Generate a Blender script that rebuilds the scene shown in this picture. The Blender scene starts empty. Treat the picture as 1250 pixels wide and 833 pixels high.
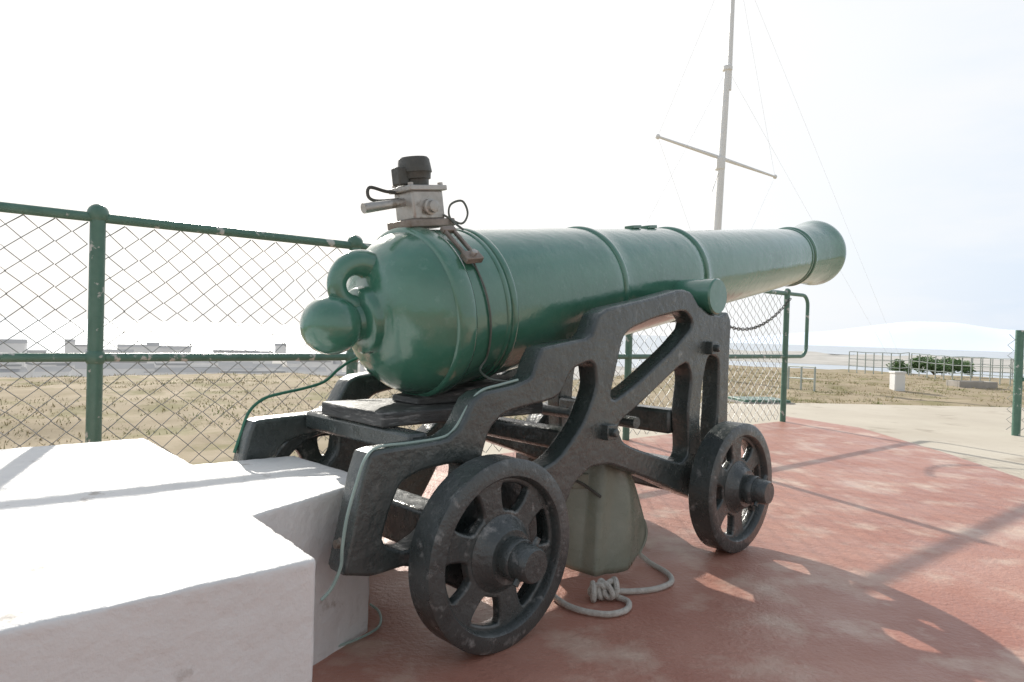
import bpy, bmesh, math, random
from mathutils import Vector, Matrix, noise
random.seed(7)
R = math.radians
pi = math.pi
scene = bpy.context.scene
COL = scene.collection
Z = Vector((0, 0, 1))

# ------------------------------------------------------------------ survey
FPX = 833.33
CAM = Vector((0, 0, .8))
RM = Matrix.Rotation(pi/2-R(.86), 3, 'X') @ Matrix.Rotation(R(1.7), 3, 'Z')
ANG = R(46)
U = Vector((math.sin(ANG), math.cos(ANG), 0))      # along the gun
N = Vector((math.cos(ANG), -math.sin(ANG), 0))     # to its right
def F(u, v, z): return U*u + N*v + Z*z
def ray(px, py): return RM @ Vector(((px-625)/FPX, -(py-416.5)/FPX, -1))
def ground(px, py, z=0):
    d = ray(px, py); return CAM + d*((z-CAM.z)/d.z)
def onplane(px, py, v):
    d = ray(px, py); return CAM + d*(v/d.dot(N))
def depth(px, py, D):
    d = ray(px, py); return CAM + d*(D/d.y)
def proj(p):
    q = RM.transposed() @ (p-CAM)
    return 625+FPX*q.x/-q.z, 416.5-FPX*q.y/-q.z
def bisect(fn, px, lo, hi):
    for _ in range(50):
        m = (lo+hi)/2
        if proj(fn(m))[0] < px: lo = m
        else: hi = m
    return (lo+hi)/2

# ------------------------------------------------------------------ materials
def new_mat(name):
    m = bpy.data.materials.new(name); m.use_nodes = True
    nt = m.node_tree
    return m, nt, nt.nodes['Principled BSDF']
def mat(name, c1, c2=None, rough=.5, metal=0, scale=6, bump=0, bscale=40, detail=6, wear=None, wscale=12,
        wlo=.62, whi=.7, rvar=.1, emit=0, coat=0, spec=.5, stretch=None, bump2=0, b2scale=6):
    m, nt, b = new_mat(name)
    L = nt.links.new
    tc = nt.nodes.new('ShaderNodeTexCoord')
    src = tc.outputs['Object']
    if stretch:
        mp = nt.nodes.new('ShaderNodeMapping'); mp.inputs['Scale'].default_value = stretch
        L(src, mp.inputs['Vector']); src = mp.outputs[0]
    def nz(sc, d=detail):
        n = nt.nodes.new('ShaderNodeTexNoise'); n.inputs['Scale'].default_value = sc
        n.inputs['Detail'].default_value = d; n.inputs['Roughness'].default_value = .6
        L(src, n.inputs['Vector']); return n
    n1 = nz(scale)
    cr = nt.nodes.new('ShaderNodeValToRGB')
    cr.color_ramp.elements[0].position = .32; cr.color_ramp.elements[1].position = .68
    cr.color_ramp.elements[0].color = (*c1, 1); cr.color_ramp.elements[1].color = (*(c2 or c1), 1)
    L(n1.outputs['Fac'], cr.inputs[0])
    col = cr.outputs[0]
    if wear:
        n2 = nz(wscale, 9)
        mr = nt.nodes.new('ShaderNodeMapRange'); mr.inputs[1].default_value = wlo; mr.inputs[2].default_value = whi
        L(n2.outputs['Fac'], mr.inputs[0])
        mx = nt.nodes.new('ShaderNodeMix'); mx.data_type = 'RGBA'
        L(mr.outputs[0], mx.inputs[0]); L(col, mx.inputs[6]); mx.inputs[7].default_value = (*wear, 1)
        col = mx.outputs[2]
    L(col, b.inputs['Base Color'])
    rr = nt.nodes.new('ShaderNodeMapRange'); rr.inputs[1].default_value = .3; rr.inputs[2].default_value = .7
    rr.inputs[3].default_value = max(.02, rough-rvar); rr.inputs[4].default_value = min(1, rough+rvar)
    n3 = nz(scale*2.3); L(n3.outputs['Fac'], rr.inputs[0]); L(rr.outputs[0], b.inputs['Roughness'])
    b.inputs['Metallic'].default_value = metal
    b.inputs['Coat Weight'].default_value = coat
    b.inputs['Coat Roughness'].default_value = .1
    b.inputs['Specular IOR Level'].default_value = spec
    if emit:
        L(col, b.inputs['Emission Color']); b.inputs['Emission Strength'].default_value = emit
    if bump:
        n4 = nz(bscale, 8)
        bp = nt.nodes.new('ShaderNodeBump'); bp.inputs['Strength'].default_value = bump; bp.inputs['Distance'].default_value = .01
        L(n4.outputs['Fac'], bp.inputs['Height'])
        if bump2:
            n5 = nz(b2scale, 3); b2 = nt.nodes.new('ShaderNodeBump'); b2.inputs['Strength'].default_value = bump2; b2.inputs['Distance'].default_value = .03
            L(n5.outputs['Fac'], b2.inputs['Height']); L(b2.outputs[0], bp.inputs['Normal'])
        L(bp.outputs[0], b.inputs['Normal'])
        if coat: L(bp.outputs[0], b.inputs['Coat Normal'])
    return m

M = {}
M['green'] = mat('gun_green_paint', (.05, .178, .118), (.072, .226, .156), rough=.2, scale=5, bump=.16, bscale=20, rvar=.07, coat=1, bump2=.07, b2scale=9, spec=.7,
                 wear=(.12, .26, .2), wscale=30, wlo=.58, whi=.78)
M['fgreen'] = mat('fence_green_paint', (.075, .17, .128), (.11, .215, .165), rough=.36, scale=14, bump=.25, bscale=60,
                  wear=(.5, .52, .48), wscale=13, wlo=.595, whi=.63)
M['black'] = mat('carriage_black_paint', (.033, .043, .042), (.066, .081, .077), rough=.29, scale=9, bump=.4, bscale=34, rvar=.12, spec=.8, coat=.3,
                 wear=(.2, .22, .21), wscale=22, wlo=.6, whi=.78)
M['wheelblack'] = mat('wheel_black_paint', (.031, .04, .04), (.064, .076, .074), rough=.33, scale=11, bump=.4, bscale=50, rvar=.14, spec=.8, coat=.2,
                 wear=(.28, .28, .27), wscale=28, wlo=.58, whi=.74)
M['plank'] = mat('weathered_plank', (.04, .042, .042), (.12, .12, .115), rough=.6, scale=4, bump=.5, bscale=30, wear=(.3, .29, .28), wscale=16, wlo=.54, whi=.7, stretch=(1, 1, 6))
M['red'] = mat('red_floor_paint', (.4, .165, .118), (.53, .275, .208), rough=.43, scale=1.9, bump=.5, bscale=60, rvar=.13, detail=12, bump2=.12, b2scale=7,
               wear=(.67, .5, .4), wscale=3.3, wlo=.51, whi=.7)
M['white'] = mat('white_masonry_paint', (.77, .755, .735), (.83, .82, .80), rough=.6, scale=3, bump=.55, bscale=30, detail=9, bump2=.1, b2scale=12,
                 wear=(.5, .46, .42), wscale=11, wlo=.63, whi=.71)
M['concrete'] = mat('pale_concrete', (.52, .46, .37), (.62, .56, .46), rough=.8, scale=.9, bump=.3, bscale=30, wear=(.36, .3, .23), wscale=2, wlo=.58, whi=.72)
M['earth'] = mat('dry_earth', (.32, .26, .175), (.46, .38, .27), rough=.95, scale=1.1, bump=.8, bscale=9, detail=12, wear=(.27, .24, .13), wscale=1.6, wlo=.5, whi=.64, spec=.1)
M['steel'] = mat('dull_steel', (.4, .39, .365), (.54, .525, .49), rough=.42, metal=.6, scale=20, bump=.15, bscale=60, wear=(.22, .19, .15), wscale=25, wlo=.58, whi=.7)
M['rust'] = mat('brown_steel', (.2, .165, .135), (.36, .31, .27), rough=.5, metal=.5, scale=20, bump=.3, bscale=60)
M['rubber'] = mat('dark_cap', (.06, .062, .054), (.1, .102, .09), rough=.5, scale=30, bump=.2, bscale=80)
M['wire'] = mat('galvanised_wire', (.24, .255, .25), (.34, .355, .35), rough=.5, metal=.2, scale=30)
M['staywire'] = mat('pale_stay_wire', (.6, .61, .62), (.66, .67, .68), rough=.6, scale=3)
M['cable_pale'] = mat('pale_green_cable', (.3, .4, .36), (.38, .48, .43), rough=.5, scale=20)
M['cable_green'] = mat('green_cable', (.03, .16, .1), (.05, .2, .13), rough=.45, scale=20)
M['cable_dark'] = mat('dark_wire', (.1, .12, .1), (.16, .17, .15), rough=.45, scale=20)
M['rope'] = mat('white_rope', (.5, .47, .42), (.66, .63, .57), rough=.9, scale=60, bump=.8, bscale=140)
M['olive'] = mat('olive_sheet', (.2, .215, .165), (.29, .3, .24), rough=.3, scale=6, bump=.1, bscale=30, wear=(.42, .41, .36), wscale=10, wlo=.58, whi=.74)
M['mast'] = mat('white_mast_paint', (.78, .78, .77), (.84, .84, .83), rough=.5, scale=3)
M['grass'] = mat('dry_grass', (.35, .3, .16), (.49, .43, .27), rough=.9, scale=.7, wear=(.25, .28, .11), wscale=.6, wlo=.5, whi=.6, spec=.1)
M['leaf'] = mat('bush_leaf', (.09, .17, .06), (.17, .26, .11), rough=.7, scale=2, spec=.2)
M['bark'] = mat('bush_bark', (.12, .09, .06), (.18, .13, .09), rough=.9, scale=5)
M['hazewall'] = mat('haze_wall', (.36, .36, .36), (.46, .455, .445), rough=.9, scale=.03, emit=.62, spec=0)  # aerial haze put into walls, roofs, land and hills as pale colour and emission
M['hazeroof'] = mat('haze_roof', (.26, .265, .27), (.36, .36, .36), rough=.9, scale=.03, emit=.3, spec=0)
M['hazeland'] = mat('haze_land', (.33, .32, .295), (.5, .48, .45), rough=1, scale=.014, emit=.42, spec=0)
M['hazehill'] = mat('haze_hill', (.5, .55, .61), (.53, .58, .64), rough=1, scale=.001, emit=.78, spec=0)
M['sea'] = mat('haze_sea', (.3, .33, .36), (.36, .39, .42), rough=.5, scale=.01, emit=.65, bump=.3, bscale=.05, spec=.2)  # emission stands in for haze over the distant water
M['stone'] = mat('grey_stone', (.36, .34, .31), (.46, .43, .39), rough=.9, scale=5, bump=.3, bscale=30)
M['railgrey'] = mat('grey_rail_paint', (.36, .42, .4), (.48, .53, .5), rough=.5, scale=4)

# ------------------------------------------------------------------ builders
class MB:
    def __init__(s): s.v = []; s.f = []
    def add(s, vs, fs):
        o = len(s.v); s.v += [Vector(p) for p in vs]; s.f += [tuple(i+o for i in f) for f in fs]; return s
    def hexa(s, c, ax, ay, az):
        vs = [c+ax*i+ay*j+az*k for k in (-1, 1) for j in (-1, 1) for i in (-1, 1)]
        return s.add(vs, [(0, 2, 3, 1), (4, 5, 7, 6), (0, 1, 5, 4), (2, 6, 7, 3), (0, 4, 6, 2), (1, 3, 7, 5)])
    def fbox(s, u0, u1, v0, v1, z0, z1):
        return s.hexa(F((u0+u1)/2, (v0+v1)/2, (z0+z1)/2), U*(u1-u0)/2, N*(v1-v0)/2, Z*(z1-z0)/2)
    def tube(s, pts, r, seg=8, closed=False):
        pts = [Vector(p) for p in pts]; n = len(pts)
        rs = r if isinstance(r, (list, tuple)) else [r]*n
        tn = []
        for i in range(n):
            a = pts[(i-1) % n] if (closed or i > 0) else pts[i]
            b = pts[(i+1) % n] if (closed or i < n-1) else pts[i]
            tn.append((b-a).normalized())
        ref = Z if abs(tn[0].z) < .9 else Vector((1, 0, 0))
        x = (ref-tn[0]*ref.dot(tn[0])).normalized()
        vs = []; fs = []
        for i in range(n):
            x = (x-tn[i]*x.dot(tn[i])).normalized(); y = tn[i].cross(x)
            for k in range(seg):
                a = 2*pi*k/seg; vs.append(pts[i]+(x*math.cos(a)+y*math.sin(a))*rs[i])
        for i in range(n if closed else n-1):
            j = (i+1) % n
            for k in range(seg):
                l = (k+1) % seg; fs.append((i*seg+k, i*seg+l, j*seg+l, j*seg+k))
        if not closed:
            fs.append(tuple(range(seg-1, -1, -1))); fs.append(tuple((n-1)*seg+k for k in range(seg)))
        return s.add(vs, fs)
    def lathe(s, o, a, up, prof, seg=48, loop=False):
        y = a.cross(up)
        vs = []; fs = []; n = len(prof)
        for (t, r) in prof:
            r = max(r, .0004)
            for k in range(seg):
                g = 2*pi*k/seg; vs.append(o+a*t+(up*math.cos(g)+y*math.sin(g))*r)
        for i in range(n if loop else n-1):
            j = (i+1) % n
            for k in range(seg):
                l = (k+1) % seg; fs.append((i*seg+k, i*seg+l, j*seg+l, j*seg+k))
        if not loop:
            fs.append(tuple(range(seg-1, -1, -1))); fs.append(tuple((n-1)*seg+k for k in range(seg)))
        return s.add(vs, fs)
    def ball(s, c, r, seg=16, sq=1):
        pr = [(-r*math.cos(pi*i/10)*sq, r*math.sin(pi*i/10)) for i in range(11)]
        return s.lathe(c, Z, Vector((1, 0, 0)), pr, seg)
    def prism(s, poly, vec):
        n = len(poly); vs = [Vector(p) for p in poly]+[Vector(p)+vec for p in poly]
        return s.add(vs, [tuple(range(n-1, -1, -1)), tuple(range(n, 2*n))]+[(i, (i+1) % n, n+(i+1) % n, n+i) for i in range(n)])
    def build(s, name, m, parent=None, smooth=35, bevel=0, bseg=2, recalc=True):
        off = Vector((0, 0, 0)); p = parent
        while p: off += p.location; p = p.parent
        me = bpy.data.meshes.new(name)
        me.from_pydata([v-off for v in s.v], [], s.f)
        return finish(name, me, m, parent, smooth, bevel, bseg, recalc)

def finish(name, me, m, parent, smooth=35, bevel=0, bseg=2, recalc=True):
    if recalc:
        bm = bmesh.new(); bm.from_mesh(me)
        bmesh.ops.recalc_face_normals(bm, faces=bm.faces); bm.to_mesh(me); bm.free()
    if smooth:
        for p in me.polygons: p.use_smooth = True
        me.set_sharp_from_angle(angle=R(smooth))
    me.materials.clear(); me.materials.append(m)
    o = bpy.data.objects.new(name, me); COL.objects.link(o)
    if parent: o.parent = parent
    if bevel:
        b = o.modifiers.new('bevel', 'BEVEL'); b.width = bevel; b.segments = bseg; b.limit_method = 'ANGLE'; b.angle_limit = R(40)
        b.harden_normals = False
    return o
def thing(name, label, cat, loc, group=None):
    o = bpy.data.objects.new(name, None); COL.objects.link(o); o.location = loc; o.empty_display_size = .1
    o['label'] = label; o['category'] = cat
    if group: o['group'] = group
    return o
def tag(o, label, cat, group=None):
    o['label'] = label; o['category'] = cat
    if group: o['group'] = group
    return o
def crom(pts, k=6, closed=False):
    pts = [Vector(p) for p in pts]; out = []; n = len(pts)
    for i in range(n if closed else n-1):
        p0 = pts[(i-1) % n] if closed or i > 0 else pts[0]; p1 = pts[i]; p2 = pts[(i+1) % n]
        p3 = pts[(i+2) % n] if closed or i < n-2 else pts[-1]
        for j in range(k):
            t = j/k
            out.append(.5*((2*p1)+(p2-p0)*t+(2*p0-5*p1+4*p2-p3)*t*t+(3*p1-p0-3*p2+p3)*t**3))
    if not closed: out.append(pts[-1])
    return out
def chaikin(p, it=2, q=.2):
    for _ in range(it):
        o = []
        for i in range(len(p)):
            a = p[i]; b = p[(i+1) % len(p)]
            o.append((a[0]+(b[0]-a[0])*q, a[1]+(b[1]-a[1])*q)); o.append((a[0]+(b[0]-a[0])*(1-q), a[1]+(b[1]-a[1])*(1-q)))
        p = o
    return p
def inset(p, d):
    """move every corner of a 2D loop outwards by d (either winding)"""
    ar = sum(p[i][0]*p[(i+1) % len(p)][1]-p[(i+1) % len(p)][0]*p[i][1] for i in range(len(p)))
    sg = 1 if ar > 0 else -1; o = []
    n = len(p)
    for i in range(n):
        a = Vector(p[i-1]); b = Vector(p[i]); c = Vector(p[(i+1) % n])
        e = (b-a).normalized()+(c-b).normalized()
        if e.length < 1e-6: o.append(p[i]); continue
        e.normalize(); o.append((b.x+e.y*d*sg, b.y-e.x*d*sg))
    return o
def plate(name, loops, half, bev, org, m, parent, ax=None, ay=None, az=None, grow=0):
    """flat casting with holes: loops are 2D, extruded both ways, edges rounded"""
    cu = bpy.data.curves.new('tmp', 'CURVE'); cu.dimensions = '2D'; cu.fill_mode = 'BOTH'
    cu.extrude = half-bev; cu.bevel_depth = bev; cu.bevel_resolution = 2
    loops = [inset(loops[0], -bev)]+[inset(l, bev+grow) for l in loops[1:]]
    for lp in loops:
        sp = cu.splines.new('POLY'); sp.points.add(len(lp)-1); sp.use_cyclic_u = True
        for i, (x, y) in enumerate(lp): sp.points[i].co = (x, y, 0, 1)
    ob = bpy.data.objects.new('tmp', cu); COL.objects.link(ob)
    dg = bpy.context.evaluated_depsgraph_get()
    me = bpy.data.meshes.new_from_object(ob.evaluated_get(dg))
    bpy.data.objects.remove(ob); bpy.data.curves.remove(cu)
    ax = ax or U; ay = ay or Z; az = az or N
    off = Vector((0, 0, 0)); p = parent
    while p: off += p.location; p = p.parent
    for v in me.vertices:
        c = v.co; v.co = org+ax*c.x+ay*c.y+az*c.z-off
    me.name = name
    return finish(name, me, m, parent, 40, recalc=True)

# ------------------------------------------------------------------ setting: terrain
def sstep(a, b, x):
    t = max(0, min(1, (x-a)/(b-a))); return t*t*(3-2*t)
def terr(x, y):
    r = math.hypot(x, y); az = math.degrees(math.atan2(x, y))
    k = sstep(6, 17, az) if az > -100 else 1
    rc = 13+(40-13)*k
    z = -.035-(.022)*max(0, r-8)
    if r > rc: z -= .32*(r-rc)*sstep(0, 12, r-rc)+.04*(r-rc)
    v = x*N.x+y*N.y
    amp = sstep(-3.6, -5.0, v) * sstep(4, 7, r+3) if az < 10 else sstep(9.5, 12, r)
    amp *= 1-sstep(60, 120, r)
    z += amp*(.10*noise.noise((x*.35, y*.35, 0))+.05*noise.noise((x*1.3, y*1.3, 3))+.02*noise.noise((x*4, y*4, 7)))
    return max(z, -46)
mb = MB(); rr = []; r = .4
while r < 320: rr.append(r); r *= 1.045 if r < 60 else 1.12
azs = [a*1.0 for a in range(-60, 61)]+list(range(65, 300, 6))
vs = [Vector((0, 0, -.035))]; fs = []; na = len(azs)
for rad in rr:
    for a in azs:
        x = rad*math.sin(R(a)); y = rad*math.cos(R(a)); vs.append(Vector((x, y, terr(x, y))))
for i in range(na): fs.append((0, 1+i, 1+(i+1) % na))
for j in range(len(rr)-1):
    for i in range(na):
        a = 1+j*na+i; b = 1+j*na+(i+1) % na; fs.append((a, a+na, b+na, b))
mb.add(vs, fs); g = mb.build('ground', M['earth'], smooth=180); g['kind'] = 'structure'

def hit(px, py):
    d = ray(px, py); t = 1.0
    while t < 200:
        p = CAM+d*t
        if p.z <= terr(p.x, p.y): return p
        t += .02+.002*t
    return CAM+d*30

# sea, harbour flats, far hills
def disc(r0, r1, a0, a1, z, nr=10, nang=60, jag=0):
    mb = MB(); vs = []; fs = []
    for j in range(nr+1):
        for i in range(nang+1):
            a = R(a0+(a1-a0)*i/nang); rad = r0*(r1/r0)**(j/nr)
            if jag and j == nr: rad *= 1+jag*noise.noise((i*.35, 1.7, 0))
            vs.append((rad*math.sin(a), rad*math.cos(a), z))
    for j in range(nr):
        for i in range(nang):
            a = j*(nang+1)+i; fs.append((a, a+nang+1, a+nang+2, a+1))
    return mb.add(vs, fs)
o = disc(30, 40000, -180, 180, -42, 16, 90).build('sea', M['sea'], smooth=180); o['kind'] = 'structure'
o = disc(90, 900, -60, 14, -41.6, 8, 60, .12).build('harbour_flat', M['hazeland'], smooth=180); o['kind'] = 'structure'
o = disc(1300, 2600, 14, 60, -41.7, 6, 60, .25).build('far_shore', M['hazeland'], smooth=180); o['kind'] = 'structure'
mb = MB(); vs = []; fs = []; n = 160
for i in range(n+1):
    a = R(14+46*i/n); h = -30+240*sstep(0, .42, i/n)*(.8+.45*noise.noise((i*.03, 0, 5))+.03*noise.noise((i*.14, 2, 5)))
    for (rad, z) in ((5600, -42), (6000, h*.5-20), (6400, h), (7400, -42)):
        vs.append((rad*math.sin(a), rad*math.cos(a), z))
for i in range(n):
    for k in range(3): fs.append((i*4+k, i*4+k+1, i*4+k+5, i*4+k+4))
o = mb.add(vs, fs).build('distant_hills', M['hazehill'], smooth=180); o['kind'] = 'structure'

# ------------------------------------------------------------------ fence line
FT = 1.25
P0 = ground(0, 249, FT); P1 = ground(961, 357, FT)
P0.z = P1.z = 0
FD = (P1-P0).normalized(); FN = Vector((-FD.y, FD.x, 0))
def fl(s, z=0): return P0+FD*s+Z*z
def sfl(px, z=.8): return bisect(lambda s: fl(s, z), px, -1.5, 14)
sEnd = (P1-P0).length

# red floor & concrete path
mb = MB()
poly = [fl(-5)+FN*-.0, fl(sEnd)+FN*.02, Vector((2.86, 7.05, 0)), Vector((3.24, 6.3, 0)), Vector((3.2, 5, 0)), Vector((3.1, 4.1, 0)), Vector((3.05, 2, 0)), Vector((3, -3.5, 0)), Vector((-5, -3.5, 0))]
mb.prism(poly, Z*-.02); o = mb.build('red_floor', M['red'], smooth=0); o['kind'] = 'structure'
mb = MB()
poly = [Vector(p) for p in ((-.6, 5.0, -.006), (1.1, 7.15, -.006), (2.4, 8.2, -.006), (3.7, 8.65, -.006), (6.5, 8.9, -.006), (14, 9.2, -.006), (14, -3, -.006), (-.6, -3, -.006))]
mb.prism(poly, Z*-.015); o = mb.build('concrete_path', M['concrete'], smooth=0); o['kind'] = 'structure'

# fence
fence = thing('chain_link_fence', 'long green pipe rail fence with sagging diamond wire mesh, running behind the cannon', 'fence', fl(0))
sp = [-1.6, sfl(116, .6), sfl(431), sfl(768), sEnd]
for i, s in enumerate(sp):
    mb = MB(); mb.tube([fl(s, -.03), fl(s, .63), fl(s, FT-.01)], .031 if i < 3 else .027, 16)
    p = mb.build('post', M['fgreen'], fence)
    mb = MB(); mb.ball(fl(s, FT+.004), .043 if i < 3 else .034, 18)
    mb.build('post_cap', M['fgreen'], p)
    mb = MB(); mb.ball(fl(s, .63), .042 if i < 3 else .034, 18); mb.build('post_joint', M['fgreen'], p)
for i in range(len(sp)-1):
    for z, nm, rad in ((FT-.012, 'top_rail', .021), (.63, 'middle_rail', .019)):
        mb = MB(); mb.tube([fl(sp[i]+.02, z), fl(sp[i+1]-.02, z)], rad, 12); mb.build(nm, M['fgreen'], fence)
# looped rail end
e = sEnd; lp = [fl(e+.01, FT-.012), fl(e+.3, FT-.012)]
for k in range(1, 7): a = pi/2*k/6; lp.append(fl(e+.3+.1*math.sin(a), FT-.112+.1*math.cos(a)))
for k in range(0, 7): a = pi/2*k/6; lp.append(fl(e+.3+.1*math.cos(a), .73-.1*math.sin(a)))
lp.append(fl(e+.01, .63))
MB().tube(lp, .018, 10).build('rail_loop', M['fgreen'], fence)
def mesh_panel(mb, fn, s0, s1, z0, z1, h=.056, hz=.048, r=.0028):
    n = int((s1-s0)/h); m = int((z1-z0)/hz)
    for i in range(n):
        pts = []
        for k in range(m+1):
            side = (k+i) % 2
            s = s0+(i+side)*h+.014*noise.noise((i*.25, k*.2, 2)); z = z1-k*hz+.014*noise.noise((i*.2, k*.25, 9))
            pts.append(fn(s, z)+FN*((.004 if side else -.004)+.015*noise.noise((i*.12, k*.12, 4))))
        mb.tube(pts, r, 4)
    return mb
for i in range(len(sp)-1):
    mesh_panel(MB(), lambda s, z: fl(s, z)+FN*.03, sp[i], sp[i+1], .02, FT-.03).build('wire_mesh', M['wire'], fence, smooth=0, recalc=False)
# hanging chain beside the fence end
pa = fl(e, FT-.06)-FN*.035; pb = fl(e-1.15, .93)-FN*.035
mb = MB(); nl = 34
for k in range(nl):
    t0 = k/nl; t = (k+.5)/nl
    sag = lambda t: pa.lerp(pb, t)-Z*(.16*4*t*(1-t))
    c = sag(t); d = (sag(min(1, t+.01))-sag(t-.01)).normalized(); w = d.cross(FN if k % 2 else Z).normalized()
    mb.tube([c+d*.026*math.cos(a)+w*.013*math.sin(a) for a in [2*pi*q/10 for q in range(10)]], .0042, 5, closed=True)
tag(mb.build('chain', M['rubber']), 'dark iron chain hanging in a curve from the last fence post by the rail loop', 'chain')

# right edge fence
rf = thing('boundary_fence', 'short run of wire mesh on pipe posts at the right edge beside the pale path', 'fence', ground(1240, 531))
q0 = ground(1240, 531); q1 = q0+Vector((1.5, -.75, 0)); qd = (q1-q0).normalized()
for q in (q0, q1):
    MB().tube([q-Z*.02, q+Z*.94], .034, 12).build('post', M['fgreen'], rf)
for z in (.92, .5):
    MB().tube([q0+Z*z, q1+Z*z], .018, 10).build('rail', M['fgreen'], rf)
mesh_panel(MB(), lambda s, z: q0+qd*s+Z*z, -.08, 1.6, .02, .9).build('wire_mesh', M['wire'], rf, smooth=0, recalc=False)

# ------------------------------------------------------------------ white masonry plinth
zt = .40
uv = [(-1.6, -1.06), (.575, -1.06), (.605, -1.385), (.985, -1.53), (.975, -1.95), (.69, -1.985), (.715, -2.52), (-1.6, -2.56)]
mb = MB()
mb.prism([F(u, v, -.03) for u, v in uv], Z*(zt+.03))
o = mb.build('masonry_plinth', M['white'], smooth=0)
tag(o, 'white painted stepped masonry block behind and under the cannon rear', 'plinth')
rm = o.modifiers.new('remesh', 'REMESH'); rm.mode = 'VOXEL'; rm.voxel_size = .0075; rm.use_smooth_shade = True
tx = bpy.data.textures.new('trowel', 'CLOUDS'); tx.noise_scale = .06; tx.noise_depth = 4
ds = o.modifiers.new('uneven', 'DISPLACE'); ds.texture = tx; ds.strength = .005; ds.mid_level = .5

# ------------------------------------------------------------------ gun barrel
vb = -1.70
B0 = onplane(506, 382, vb); M0 = onplane(1000, 308, vb)
A = (M0-B0).normalized(); BU = N.cross(A).normalized()
def sa(px): return bisect(lambda s: B0+A*s, px, -1, 5)
s1, s2, s3, s4, s5 = sa(563), sa(706), sa(813), sa(961), sa(991)
prof = [(-.235, .02), (-.235, .05), (-.205, .056), (-.2, .088), (-.193, .094), (-.176, .094), (-.170, .1), (-.166, .125), (-.152, .157), (-.13, .187), (-.1, .213), (-.07, .232),
        (-.04, .244), (-.02, .249), (0, .251), (s1, .242), (s2-.002, .227), (s2+.015, .222), (s3-.004, .204), (s3+.02, .192), (sa(920), .169),
        (s4-.06, .157), (s4+.03, .156), (s4+.1, .162), (s5-.09, .173), (s5-.04, .184), (s5-.01, .19), (s5+.008, .192), (s5+.022, .189), (s5+.026, .183), (s5+.026, .09), (s5+.0, .072), (s5-.6, .07)]
def rad_at(s):
    for (a, ra), (b, rb) in zip(prof, prof[1:]):
        if a <= s <= b: return ra+(rb-ra)*(s-a)/max(1e-6, b-a)
    return .25
fine = []
for (a, ra), (b, rb) in zip(prof, prof[1:]):
    k = max(1, int((b-a)/.06)) if b > a else 1
    for j in range(k): fine.append((a+(b-a)*j/k, ra+(rb-ra)*j/k))
fine.append(prof[-1])
gun = thing('cannon_barrel', 'long glossy green cannon barrel lying on the black iron carriage, muzzle raised', 'cannon', B0-Z*.262)
MB().lathe(B0, A, BU, fine, 96).build('barrel', M['green'], gun, smooth=50)
def band(s, w, h, nm, base=None):
    r = base or rad_at(s)
    pr = [(s-w, r-.004)]+[(s-w*math.cos(pi*k/8), r+h*math.sin(pi*k/8)**.6) for k in range(1, 8)]+[(s+w, r-.004)]
    MB().lathe(B0, A, BU, pr, 96).build(nm, M['green'], gun, smooth=60)
band(-.002, .034, .01, 'base_ring', .25)
band(s1-.02, .009, .004, 'reinforce_ring'); band(s1+.006, .012, .007, 'reinforce_ring')
band(s2, .013, .007, 'reinforce_ring'); band(s3, .015, .009, 'reinforce_ring')
band(s4, .014, .01, 'muzzle_ring', .157); band(s4-.03, .009, .004, 'muzzle_ring', .157)
pr = [(-.282-.085*math.cos(pi*i/14), .082*math.sin(pi*i/14)) for i in range(15)]
MB().lathe(B0, A, BU, pr, 40).build('cascabel_button', M['green'], gun, smooth=80)
cl = B0+A*-.182+BU*.102
MB().tube([cl+A*math.cos(a)*.07+BU*math.sin(a)*.062 for a in [2*pi*k/40 for k in range(40)]], [.037+.01*math.cos(2*pi*k/40) for k in range(40)], 20, closed=True).build('breech_loop', M['green'], gun, smooth=80)
vc = -1.345                                       # outer face of the right cheek
T = onplane(877, 362, vc+.016)
tu = T.dot(U); tz = T.z
for sg in (1, -1):
    ve = vb+sg*(vc+.016-vb)
    MB().lathe(F(tu, vb+sg*.12, tz), N*sg, Z, [(0, .078), (.08, .078), (.082, .069), (abs(ve-vb)-.126, .069), (abs(ve-vb)-.12, .064), (abs(ve-vb)-.1195, .02)], 36).build('trunnion', M['green'], gun)
for px in (772, 791):                              # small sight lugs on top
    s = sa(px); r = rad_at(s)
    MB().hexa(B0+A*s+BU*(r+.004)+N*.02, A*.03, N*.022, BU*.007).build('sight_lug', M['green'], gun, bevel=.003)

# ------------------------------------------------------------------ carriage
car = thing('gun_carriage', 'black painted cast iron garrison carriage on four small iron wheels under the green barrel', 'gun carriage', F(1.75, vb, 0))
def ck(L): return [((p.dot(U)), p.z) for p in [onplane(x, y, vc) for x, y in L]]
outer = ck([(418, 704), (430, 650), (444, 580), (453, 552), (547, 537), (564, 522), (580, 488), (592, 479), (628, 471), (650, 461), (657, 438), (664, 424), (722, 412),
            (732, 384), (744, 376), (792, 365), (834, 353), (845, 357), (853, 372), (866, 383), (880, 386), (889, 381), (893, 392), (890, 460), (889, 500), (888, 560), (884, 603), (862, 614), (836, 605),
            (800, 588), (745, 567), (722, 571), (702, 590), (682, 640), (660, 690), (620, 720), (570, 725), (530, 706), (497, 691), (455, 705)])
holes = [[(470, 662), (480, 625), (493, 592), (520, 578), (566, 568), (562, 600), (522, 654), (498, 670)],
         [(590, 566), (601, 526), (618, 508), (684, 490), (700, 454), (724, 444), (727, 472), (712, 514), (682, 558), (640, 580)],
         [(747, 489), (753, 460), (763, 414), (773, 404), (800, 392), (836, 382), (846, 396), (824, 422), (780, 464)],
         [(756, 520), (778, 501), (838, 443), (843, 462), (838, 505), (840, 554), (832, 564), (764, 540)],
         [(866, 436), (859, 470), (856, 520), (863, 566), (871, 550), (875, 500), (877, 440)]]
loops = [chaikin(outer, 2, .11)]+[chaikin(ck(h), 2, .15) for h in holes]
th = .075
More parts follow.
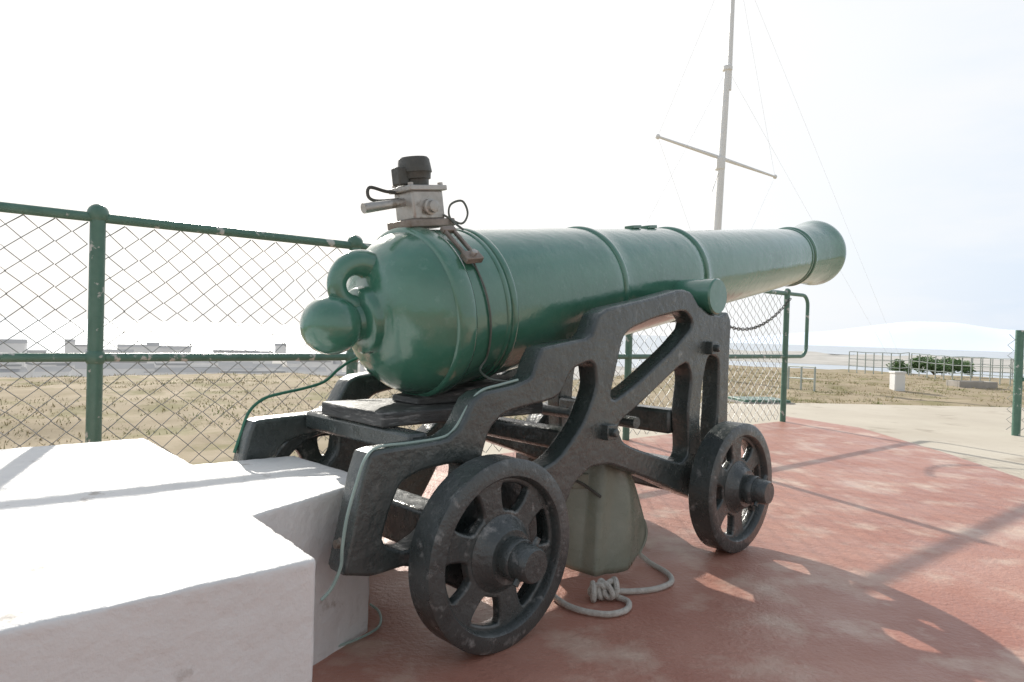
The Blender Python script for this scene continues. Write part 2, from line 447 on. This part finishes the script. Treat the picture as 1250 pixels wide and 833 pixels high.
cheekR = plate('cheek', loops, th/2, .009, N*(vc-th/2), M['black'], car, grow=.009)
vl = 2*vb-vc
cheekL = plate('cheek', loops, th/2, .009, N*(vl+th/2), M['black'], car, grow=.009)
for (px, py) in ((866, 425), (740, 527)):
    p = onplane(px, py, vc)
    for ck_, vv, sg in ((cheekR, vc, 1), (cheekL, vl, -1)):
        c = F(p.dot(U), vv, p.z)
        mb = MB(); mb.hexa(c+N*sg*.012, U*.024, N*.014, Z*.024); mb.lathe(c, N*sg, Z, [(.02, .014), (.042, .014), (.045, .01)], 12)
        mb.build('bolt', M['black'], ck_, bevel=.003)
p = onplane(428, 668, vc)
mb = MB(); mb.lathe(F(p.dot(U)+.012, vc-th/2, p.z), -U, Z, [(-.02, .013), (.018, .013), (.022, .01), (.03, .01), (.032, .006)], 14); mb.build('bolt', M['rust'], cheekR)
# wheels
wu0, wu1, wr, ww, wv = 1.178, 2.392, .24, .09, -1.213
def sector(a0, a1, r0, r1):
    P = []
    for k in range(7): a = a0+(a1-a0)*k/6; P.append((r1*math.cos(a), r1*math.sin(a)))
    for k in range(4): a = a1-.06-(a1-a0-.12)*k/3; P.append((r0*math.cos(a), r0*math.sin(a)))
    return chaikin(P, 2, .25)
def wheel(u, sg, ph):
    vo = wv if sg > 0 else 2*vb-wv
    ax = N*sg; c = F(u, vo, wr)
    w = MB().lathe(c, ax, Z, [(-.004, .194), (0, .198), (0, .232), (-.006, .24), (-ww+.006, .24), (-ww, .234), (-ww, .198), (-ww+.004, .194), (-.062, .188), (-.026, .188)], 64, loop=True).build('wheel', M['wheelblack'], car, smooth=40)
    lo = [[(.203*math.cos(2*pi*k/64), .203*math.sin(2*pi*k/64)) for k in range(64)]]
    for k in range(6):
        a = ph+k*pi/3; lo.append(sector(a-.3, a+.3, .11, .177))
    plate('wheel_web', lo, .015, .007, c-ax*.038, M['wheelblack'], w)
    h = [(-ww-.012, .07), (-.045, .1), (-.022, .098), (-.016, .088), (.01, .072), (.016, .067), (.016, .051), (.024, .053), (.048, .053), (.052, .05), (.052, .046), (.093, .043), (.1, .038), (.101, .01)]
    MB().lathe(c, ax, Z, h, 36).build('hub', M['wheelblack'], w, smooth=40)
    d = (Z*.8+U*.6).normalized()
    MB().tube([c+ax*.065-d*.06, c+ax*.065+d*.066], .008, 8).build('linchpin', M['wheelblack'], w)
wheel(wu0, 1, .25); wheel(wu1, 1, .1); wheel(wu0, -1, .4); wheel(wu1, -1, .7)
for u in (wu0, wu1):
    MB().fbox(u-.055, u+.055, vl+.01, vc-.01, wr-.06, wr+.06).build('axle_beam', M['black'], car, bevel=.012)
    for sg in (1, -1):
        v0 = vb+sg*(abs(vc-vb)-.02); v1 = vb+sg*(abs(wv-vb)-ww-.002)
        MB().lathe(F(u, v0, wr), N*sg, Z, [(0, .05), (abs(v1-v0), .05)], 24).build('axle_arm', M['black'], car)
MB().fbox(2.2, 2.29, vl+th, vc-th, .43, .52).build('transom', M['black'], car, bevel=.012)
MB().fbox(1.72, 1.8, vl+th, vc-th, .40, .47).build('transom', M['black'], car, bevel=.012)
MB().tube([F(tu-.45, vl+.02, .5), F(tu-.45, vc-.02, .5)], .02, 12).build('tie_rod', M['black'], car)
pl = MB()
pl.hexa(F(1.32, vb+.005, .552), U*.31, N*.165, Z*.02); pl.build('stool_bed', M['plank'], car, bevel=.006)
q = MB(); q.prism([F(1.2, vb-.07, .573), F(1.62, vb-.07, .573), F(1.62, vb-.07, .648), F(1.2, vb-.07, .592)], N*.14); q.build('quoin', M['plank'], car, bevel=.004)
MB().fbox(1.02, 1.08, vl+th, vc-th, .475, .53).build('bed_bolster', M['black'], car, bevel=.01)

# ------------------------------------------------------------------ firing device on the breech
DS = .03
def bp(s, h, n=0): return B0+A*(s+DS)+BU*(h-.006)+N*n          # gun frame
dev = thing('firing_device', 'dull steel firing box with dark round cap and lever, clamped on the breech', 'firing device', bp(.02, .262))
rt = .262
mb = MB(); mb.hexa(bp(.03, rt+.008), A*.085, N*.06, BU*.012); mb.build('base_plate', M['rust'], dev, bevel=.004)
mb = MB(); mb.hexa(bp(.03, rt+.062), A*.058, N*.048, BU*.044); body = mb.build('housing', M['steel'], dev, bevel=.007)
mb = MB(); mb.hexa(bp(.03, rt+.112), A*.07, N*.055, BU*.008); mb.build('housing_lid', M['steel'], body, bevel=.003)
for a_ in (-.055, .055):
    for n_ in (-.04, .04):
        MB().lathe(bp(.03+a_, rt+.12, n_), BU, A, [(0, .009), (.008, .009), (.009, .006)], 6).build('screw', M['steel'], body)
mb = MB(); mb.lathe(bp(.03, rt+.055, .046), N, BU, [(0, .024), (.012, .024), (.014, .018), (.03, .018), (.032, .012)], 18); mb.build('side_port', M['steel'], body)
mb = MB(); mb.lathe(bp(.025, rt+.118), BU, A, [(0, .038), (.022, .04), (.024, .046), (.04, .048), (.044, .052), (.082, .047), (.088, .042), (.09, .02)], 28); cap = mb.build('cap', M['rubber'], dev, smooth=40)
mb = MB(); mb.hexa(bp(-.03, rt+.15), A*.018, N*.02, BU*.026); mb.build('cap_latch', M['rubber'], cap, bevel=.004)
mb = MB(); mb.tube([bp(-.02, rt+.075, .0), bp(-.165, rt+.06, -.005)], [.012, .015], 14); mb.build('lever', M['steel'], dev)
mb = MB(); mb.tube(crom([bp(-.03, rt+.085, -.02), bp(-.1, rt+.083, -.03), bp(-.128, rt+.096, -.03), bp(-.12, rt+.122, -.03), bp(-.07, rt+.11, -.025), bp(-.03, rt+.105, -.02)], 6), .005, 8); mb.build('handle_loop', M['rubber'], dev)
mb = MB(); mb.tube(crom([bp(.08, rt+.03, .05), bp(.12, rt+.0, .08), bp(.15, rt+.03, .08), bp(.15, rt+.07, .06), bp(.11, rt+.06, .05), bp(.095, rt+.02, .06), bp(.11, rt-.02, .1)], 6), .0035, 6); mb.build('lead_wire', M['cable_dark'], dev)
# clamp bracket on the flank
def bs(s, phi, dr=0): return B0+A*s+(BU*math.cos(phi)+N*math.sin(phi))*(rad_at(s)+dr)
ph0 = R(42)
mb = MB()
nrm = BU*math.cos(ph0)+N*math.sin(ph0); tg = -BU*math.sin(ph0)+N*math.cos(ph0)
c0 = bs(.055, ph0, .016)
for k in (-1, 1): mb.hexa(c0+A*.016*k, A*.005, tg*.062, nrm*.006)
mb.hexa(c0+tg*.066, A*.03, tg*.018, nrm*.01); mb.hexa(c0-tg*.06, A*.024, tg*.01, nrm*.008)
br = mb.build('clamp_bracket', M['rust'], dev, bevel=.003)
MB().lathe(c0+tg*.066, nrm, A, [(0, .01), (.022, .01), (.024, .006)], 6).build('bolt', M['steel'], br)

# wires
w = [bs(.07, R(56), .006)]+[bs(.07+.03*k/8, R(60+11*k), .005) for k in range(1, 7)]
w += [onplane(586, 452, vb+.21), onplane(600, 463, -1.42), onplane(626, 466, -1.4)]
tag(MB().tube(crom(w, 6), .0032, 6).build('trigger_wire', M['cable_dark']), 'thin dark wire hanging from the breech clamp down the barrel flank to the carriage', 'wire')
L = [(632, 466), (610, 472), (588, 479), (573, 495), (556, 524), (540, 536), (500, 543), (462, 548), (446, 562), (436, 590), (424, 632), (418, 670), (416, 694), (405, 720), (392, 735)]
w = []
for i, (x, y) in enumerate(L): w.append(onplane(x, y-2, vc-.02 if i < 8 else vc+.006))
tag(MB().tube(crom(w, 6), .0038, 8).build('cable', M['cable_pale']), 'pale green cable draped along the near carriage cheek and hanging off its rear', 'cable')
L = [(446, 434), (428, 441), (412, 452), (396, 466), (372, 474), (345, 480), (322, 487), (304, 503), (294, 530), (286, 553)]
tag(MB().tube(crom([onplane(x, y, vl+.02) for x, y in L], 6), .005, 8).build('cable', M['cable_green']), 'dark green cable running over the far carriage cheek below the cascabel', 'cable')
L = [(452, 738), (462, 746), (465, 758), (458, 769), (430, 783), (398, 793)]
tag(MB().tube(crom([ground(x, y, .008) for x, y in L], 6), .0035, 6).build('cable', M['cable_pale']), 'short loose end of cable lying on the floor against the white block', 'cable')

# rope on floor
rp = thing('rope', 'off-white rope with a bunched knot lying on the red floor between the wheels', 'rope', ground(742, 725))
pts = [ground(x, y, z) for x, y, z in ((762, 652, .07), (772, 668, .03), (792, 686, .011), (815, 700, .011), (819, 711, .011), (800, 719, .011), (772, 722, .011), (745, 722, .018), (752, 728, .011), (767, 735, .011), (764, 745, .011), (742, 750, .011), (712, 746, .011), (690, 738, .011), (676, 728, .011))]
MB().tube(crom(pts, 8), .0088, 10).build('strand', M['rope'], rp)
kc = ground(737, 722, .026); mb = MB()
for k in range(6):
    d = Vector((math.cos(k*1.3), math.sin(k*1.3), .4*math.sin(k*2))).normalized(); e1 = d.orthogonal().normalized(); e2 = d.cross(e1)
    cc = kc+Vector((.013*(k-2.5), .006*(k % 3-1), .002*k))
    mb.tube([cc+e1*math.cos(a)*.026+e2*math.sin(a)*.017 for a in [2*pi*q_/16 for q_ in range(16)]], .0085, 8, closed=True)
mb.build('knot', M['rope'], rp)

# olive bent sheet leaning behind the wheel
oc = ground(731, 702)
cov = thing('sheet_cover', 'olive grey bent metal sheet with rounded shoulder, leaning behind the near rear wheel', 'cover', oc)
fx = (N*.82-U*.57).normalized(); fy = Z.cross(fx)            # fx: the way its face looks
def shield(n=40, m=20):
    vs = []; fs = []
    for j in range(m+1):
        for i in range(n+1):
            t = -1+2*i/n                                   # across, + to the right
            q = j/m
            ht = .39*(1-(.62*max(0, t)**3.2 if t > 0 else .30*abs(t)**1.6))
            lo_ = .03*max(0, t)**4+.05*max(0, -t)**2
            a = R(44)*t
            crease = .022*max(0, 1-abs(t+.1-.35*q)/.22)
            curl = -.05*sstep(.55, 1, t)
            zz = lo_+(ht-lo_)*q
            vs.append(oc+fx*(.18*math.cos(a)-.18-.16*zz+crease+curl)+fy*(.175*t+.03*math.sin(q*2.5)*max(0, t)-.06*q*max(0, 1-t)*.5)+Z*(zz+.002))
    for j in range(m):
        for i in range(n): k = j*(n+1)+i; fs.append((k, k+1, k+n+2, k+n+1))
    return vs, fs, n, m
vs, fs, n_, m_ = shield()
mb = MB(); mb.add(vs, fs); o = mb.build('shell', M['olive'], cov, smooth=60)
so = o.modifiers.new('solid', 'SOLIDIFY'); so.thickness = .006
rim = [vs[j*(n_+1)] for j in range(m_+1)]+[vs[m_*(n_+1)+i] for i in range(1, n_+1)]+[vs[j*(n_+1)+n_] for j in range(m_-1, -1, -1)]
mb = MB(); mb.tube(rim, .005, 8); mb.build('rolled_rim', M['olive'], cov)
pt = lambda i, j: vs[j*(n_+1)+i]
mb = MB(); mb.hexa(pt(15, 16)+fx*.012, fx*.006, fy*.04, Z*.025); mb.build('buckle_plate', M['olive'], cov, bevel=.004)
mb = MB(); mb.tube(crom([pt(8, 18)+fx*.008, pt(15, 16)+fx*.02, pt(22, 13)+fx*.008], 6), .005, 6); mb.build('strap', M['rubber'], cov)
mb = MB(); b2 = [pt(i, m_)-fx*.004 for i in range(6, 30)]; b3 = [p-fx*.09-Z*.03 for p in b2]; b4 = [p-fx*.11-Z*.16 for p in b2]
k = len(b2); mb.add(b2+b3+b4, [(i, i+1, k+i+1, k+i) for i in range(k-1)]+[(k+i, k+i+1, 2*k+i+1, 2*k+i) for i in range(k-1)])
o = mb.build('folded_back', M['olive'], cov, smooth=60); so = o.modifiers.new('solid', 'SOLIDIFY'); so.thickness = .005

# ------------------------------------------------------------------ flag mast
m1 = depth(888, 84, 16); m0 = depth(876, 275, 16)
mt = m1+(m1-m0)*.75
dirm = (m1-m0).normalized(); mb0 = m0-dirm*((m0.z+.6)/dirm.z)
mast = thing('flag_mast', 'tall white flag mast with crossed yard and stay wires rising behind the barrel', 'flagpole', mb0)
MB().tube([mb0, m0, m1], [.11, .09, .072], 16).build('lower_mast', M['mast'], mast)
MB().tube([m1-dirm*.5+Vector((.06, 0, 0)), mt], [.06, .045], 14).build('topmast', M['mast'], mast)
MB().lathe(m1-dirm*.06, dirm, Vector((1, 0, 0)), [(0, .09), (.02, .115), (.1, .115), (.12, .09)], 16).build('mast_band', M['mast'], mast)
ya = depth(803, 167, 14.6); yb = depth(946, 216, 17.6)
MB().tube([ya, ya.lerp(yb, .5), yb], [.026, .044, .026], 12).build('yard', M['mast'], mast)
for p in (ya, yb): MB().ball(p, .055, 10).build('yard_tip', M['mast'], mast)
yc = depth(879, 200, 16)
MB().hexa(yc, Vector((.1, 0, 0)), Vector((0, .1, 0)), Z*.15).build('yard_bracket', M['mast'], mast, bevel=.03)
wires = [(m1, depth(795, 262, 13)), (m1, hit(1085, 436)), (mt, hit(1100, 440)), (mt, ya), (mt, yb), (ya, depth(846, 290, 15.5)), (yb, depth(915, 285, 16.2))]
for a, b in wires:
    d = b-a
    if b.z > 1.5 and b not in (ya, yb) and (a.z-b.z) > 1.2: b = a+d*((a.z+.6)/(a.z-b.z))
    MB().tube([a, b], .0022, 5).build('stay_wire', M['staywire'], mast)
pk = depth(869, 234, 15.8); MB().tube([yc-Z*.1, pk], .012, 6).build('halyard_block', M['mast'], mast)

# ------------------------------------------------------------------ right background
def railing(p, q, npost, h, label, r=.02, fr=(1, .66, .33)):
    t = thing('railing', label, 'railing', p)
    for k in range(npost):
        b = p.lerp(q, k/(npost-1)); b.z = terr(b.x, b.y)
        MB().tube([b-Z*.05, b+Z*h], r*1.4, 8).build('post', M['railgrey'], t)
    for f in fr:
        pts = []
        for k in range(npost): b = p.lerp(q, k/(npost-1)); pts.append(Vector((b.x, b.y, terr(b.x, b.y)+h*f)))
        MB().tube(pts, r, 8).build('rail', M['railgrey'], t)
railing(hit(1112, 459), hit(1246, 471), 13, .85, 'grey post and rail barrier along the grass behind the stone trough', .014)
railing(hit(1036, 455), hit(1109, 458), 8, .95, 'distant grey railing left of the dark green bush', .016)
railing(hit(1150, 455), hit(1248, 459), 9, .9, 'farthest grey railing seen above the nearer barrier at right', .014)
railing(hit(962, 475), hit(994, 478), 3, .45, 'low thin metal barrier in the grass just past the rail loop', .014, (1, .5))
p = hit(1095, 476)
b_ = thing('bollard', 'small white square bollard standing on the dry grass below the far railing', 'bollard', p)
MB().hexa(p+Z*.15, Vector((.11, 0, 0)), Vector((0, .11, 0)), Z*.2).build('shaft', M['mast'], b_, bevel=.015)
MB().hexa(p+Z*.37, Vector((.125, 0, 0)), Vector((0, .125, 0)), Z*.025).build('cap', M['mast'], b_, bevel=.01)
p = hit(1186, 473)
t_ = thing('stone_trough', 'low rectangular grey stone trough on the grass in front of the railing', 'trough', p)
dx = Vector((.55, .05, 0)); dy = Vector((-.02, .22, 0))
for c, ax, ay in ((-dy, dx, dy*.15), (dy, dx, dy*.15), (-dx*.95, dx*.05, dy*.85), (dx*.95, dx*.05, dy*.85)):
    MB().hexa(p+c+Z*.06, ax, ay, Z*.11).build('side', M['stone'], t_, bevel=.01)
MB().hexa(p+Z*.02, dx*.9, dy*.85, Z*.05).build('base', M['stone'], t_)
p = ground(926, 490)
c_ = thing('ground_hatch', 'flat green metal hatch on the ground between the fence end and dry grass', 'hatch', p)
MB().hexa(p+Z*.02, Vector((.3, .05, 0)), Vector((-.04, .22, 0)), Z*.018).build('lid', M['fgreen'], c_, bevel=.005)
MB().hexa(p-Z*.005, Vector((.34, .05, 0)), Vector((-.04, .26, 0)), Z*.012).build('frame', M['stone'], c_)
# bushes
def bush(p, w, h, label, n=900, seed=1):
    rnd = random.Random(seed)
    t = thing('bush', label, 'bush', p)
    mb = MB()
    for k in range(6):
        a = rnd.uniform(0, 6.28); e_ = p+Vector((math.cos(a)*w*.5, math.sin(a)*w*.3, h*rnd.uniform(.5, .8)))
        mb.tube([p-Z*.05, p.lerp(e_, .5)+Z*.05, e_], [.03, .02, .008], 5)
    mb.build('stem', M['bark'], t)
    mb = MB(); cl_ = [(rnd.uniform(-1, 1)*w, rnd.uniform(-.5, .5)*w, h*rnd.uniform(.15, .7), rnd.uniform(.25, .45)*h) for _ in range(34)]
    for k in range(n):
        cx, cy, cz, cr_ = rnd.choice(cl_)
        d = Vector((rnd.gauss(0, 1), rnd.gauss(0, 1), rnd.gauss(0, 1))).normalized()*cr_*rnd.uniform(.5, 1.1)
        c = p+Vector((cx, cy, max(.03, cz+d.z)))+Vector((d.x, d.y, 0))
        a1 = Vector((rnd.gauss(0, 1), rnd.gauss(0, 1), rnd.gauss(0, 1))).normalized(); a2 = a1.orthogonal().normalized()
        s = rnd.uniform(.04, .08)
        mb.add([c-a1*s, c+a2*s*.5, c+a1*s, c-a2*s*.5], [(0, 1, 2, 3)])
    mb.build('crown', M['leaf'], t, smooth=0, recalc=False)
bush(hit(1140, 456), 1.5, .74, 'dark green rounded bush beyond the grass in front of the hazy bay', 6000, 3)
bush(hit(1100, 456), .4, .5, 'small green shrub touching the left side of the larger bush', 800, 5)

# harbour buildings in the haze
rnd = random.Random(11)
lab = 'pale hazy harbour building seen far off through the wire mesh'
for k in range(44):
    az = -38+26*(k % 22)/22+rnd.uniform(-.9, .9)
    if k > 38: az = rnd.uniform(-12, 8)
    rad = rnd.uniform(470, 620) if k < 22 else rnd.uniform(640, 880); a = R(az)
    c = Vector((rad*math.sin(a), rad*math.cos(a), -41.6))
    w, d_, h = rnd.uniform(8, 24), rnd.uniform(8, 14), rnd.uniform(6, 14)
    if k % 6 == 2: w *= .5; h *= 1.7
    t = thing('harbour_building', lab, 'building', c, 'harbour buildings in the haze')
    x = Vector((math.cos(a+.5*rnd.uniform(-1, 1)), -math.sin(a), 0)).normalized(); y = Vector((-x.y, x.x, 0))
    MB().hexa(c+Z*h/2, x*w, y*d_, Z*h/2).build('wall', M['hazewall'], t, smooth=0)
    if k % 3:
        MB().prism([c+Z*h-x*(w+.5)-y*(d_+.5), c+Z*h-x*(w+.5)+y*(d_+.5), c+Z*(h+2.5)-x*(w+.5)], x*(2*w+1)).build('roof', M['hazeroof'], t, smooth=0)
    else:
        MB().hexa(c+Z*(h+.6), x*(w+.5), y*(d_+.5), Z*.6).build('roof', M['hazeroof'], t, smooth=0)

# dry grass
rnd = random.Random(4); vs = []; fs = []
def inside_path(x, y):
    return x > -.6 and y < 5.0+(x+.6)*1.26 and x < 1.1 or (1.1 <= x < 3.7 and y < 7.15+(x-1.1)*.6) or (x >= 3.7 and y < 8.75+(x-3.7)*.06)
cnt = 0
while cnt < 8000:
    az = rnd.uniform(-41, 41); r_ = 3+27*rnd.random()**1.5
    x = r_*math.sin(R(az)); y = r_*math.cos(R(az))
    dF = (Vector((x, y, 0))-P0).dot(FN)
    if dF < .25 and az < 22: continue
    if inside_path(x, y): continue
    if noise.noise((x*.6, y*.6, 5))+rnd.uniform(-.35, .35) < -.05: continue
    cnt += 1
    z = terr(x, y)-.005; hs = rnd.uniform(.5, 1.2)*(1.5 if az > 15 else 1)
    for _ in range(6):
        a = rnd.uniform(0, 6.28); l = rnd.uniform(.008, .036)*hs*(1+r_*.02); b = Vector((x+rnd.uniform(-.09, .09), y+rnd.uniform(-.09, .09), z))
        d = Vector((math.cos(a), math.sin(a), 0)); wd = Vector((-d.y, d.x, 0))*.004*(1+r_*.05)
        o_ = len(vs); vs += [b-wd, b+wd, b+d*l*rnd.uniform(.6, 1.8)+Z*l]; fs.append((o_, o_+1, o_+2))
mb = MB(); mb.add(vs, fs); o = mb.build('grass', M['grass'], smooth=0, recalc=False)
o['kind'] = 'stuff'; o['label'] = 'dry yellow grass tufts over the hilltop beyond the fence'; o['category'] = 'grass'

# ------------------------------------------------------------------ light and sky
SE, SA = R(25.8), R(-23.5)
S = Vector((math.sin(SA)*math.cos(SE), math.cos(SA)*math.cos(SE), math.sin(SE)))
sl = bpy.data.lights.new('sun', 'SUN'); sl.energy = 5; sl.angle = R(.55); sl.color = (1, .95, .86)
so_ = bpy.data.objects.new('sun', sl); COL.objects.link(so_); so_.rotation_euler = S.to_track_quat('Z', 'Y').to_euler(); so_.location = S*50

wd = bpy.data.worlds.new('World'); scene.world = wd; wd.use_nodes = True
nt = wd.node_tree; LK = nt.links.new; nd = nt.nodes.new
bg = nt.nodes['Background']; bg.inputs[1].default_value = .12
sky = nd('ShaderNodeTexSky'); sky.sky_type = 'NISHITA'; sky.sun_disc = False; sky.sun_elevation = SE; sky.sun_rotation = SA % (2*pi)
sky.dust_density = 3; sky.air_density = 1; sky.altitude = 300
tc = nd('ShaderNodeTexCoord'); sx = nd('ShaderNodeSeparateXYZ'); LK(tc.outputs['Generated'], sx.inputs[0])
hz = nd('ShaderNodeMapRange'); hz.interpolation_type = 'SMOOTHSTEP'
hz.inputs[1].default_value = .35; hz.inputs[2].default_value = .85; hz.inputs[3].default_value = .95; hz.inputs[4].default_value = .4
LK(sx.outputs[2], hz.inputs[0])
dt = nd('ShaderNodeVectorMath'); dt.operation = 'DOT_PRODUCT'; dt.inputs[1].default_value = S; LK(tc.outputs['Generated'], dt.inputs[0])
gl = nd('ShaderNodeMapRange'); gl.inputs[1].default_value = -1; gl.inputs[2].default_value = 1; LK(dt.outputs['Value'], gl.inputs[0])
hc = nd('ShaderNodeValToRGB'); LK(gl.outputs[0], hc.inputs[0])
els = hc.color_ramp.elements
els[0].position = .3; els[0].color = (.56, .575, .59, 1)
els[1].position = .95; els[1].color = (.94, .92, .895, 1)
q = els.new(.73); q.color = (.655, .735, .84, 1)
q = els.new(.84); q.color = (.83, .85, .87, 1)
hs = nd('ShaderNodeVectorMath'); hs.operation = 'SCALE'; hs.inputs['Scale'].default_value = 10; LK(hc.outputs[0], hs.inputs[0])
mp = nd('ShaderNodeMapping'); mp.inputs['Scale'].default_value = (1.2, 1.2, 4.5); LK(tc.outputs['Generated'], mp.inputs[0])
nz = nd('ShaderNodeTexNoise'); nz.inputs['Scale'].default_value = 2.6; nz.inputs['Detail'].default_value = 8; nz.inputs['Roughness'].default_value = .55; LK(mp.outputs[0], nz.inputs['Vector'])
cm = nd('ShaderNodeMapRange'); cm.inputs[1].default_value = .46; cm.inputs[2].default_value = .74; cm.inputs[4].default_value = .75; LK(nz.outputs['Fac'], cm.inputs[0])
cg = nd('ShaderNodeMapRange'); cg.inputs[1].default_value = -.1; cg.inputs[2].default_value = .4; LK(dt.outputs['Value'], cg.inputs[0])
cmul = nd('ShaderNodeMath'); cmul.operation = 'MULTIPLY'; LK(cm.outputs[0], cmul.inputs[0]); LK(cg.outputs[0], cmul.inputs[1])
m1_ = nd('ShaderNodeMix'); m1_.data_type = 'RGBA'; LK(hz.outputs[0], m1_.inputs[0]); LK(sky.outputs[0], m1_.inputs[6]); LK(hs.outputs[0], m1_.inputs[7])
m2_ = nd('ShaderNodeMix'); m2_.data_type = 'RGBA'; LK(cmul.outputs[0], m2_.inputs[0]); LK(m1_.outputs[2], m2_.inputs[6]); m2_.inputs[7].default_value = (8.2, 8.25, 8.3, 1)
LK(m2_.outputs[2], bg.inputs[0])

cd = bpy.data.cameras.new('camera'); cam = bpy.data.objects.new('camera', cd); COL.objects.link(cam)
cam.matrix_world = Matrix.Translation(CAM) @ RM.to_4x4()
cd.sensor_width = 36; cd.lens = 24; cd.clip_end = 60000; cd.clip_start = .05
scene.camera = cam
scene.view_settings.view_transform = 'Standard'; scene.view_settings.look = 'None'; scene.view_settings.exposure = 0
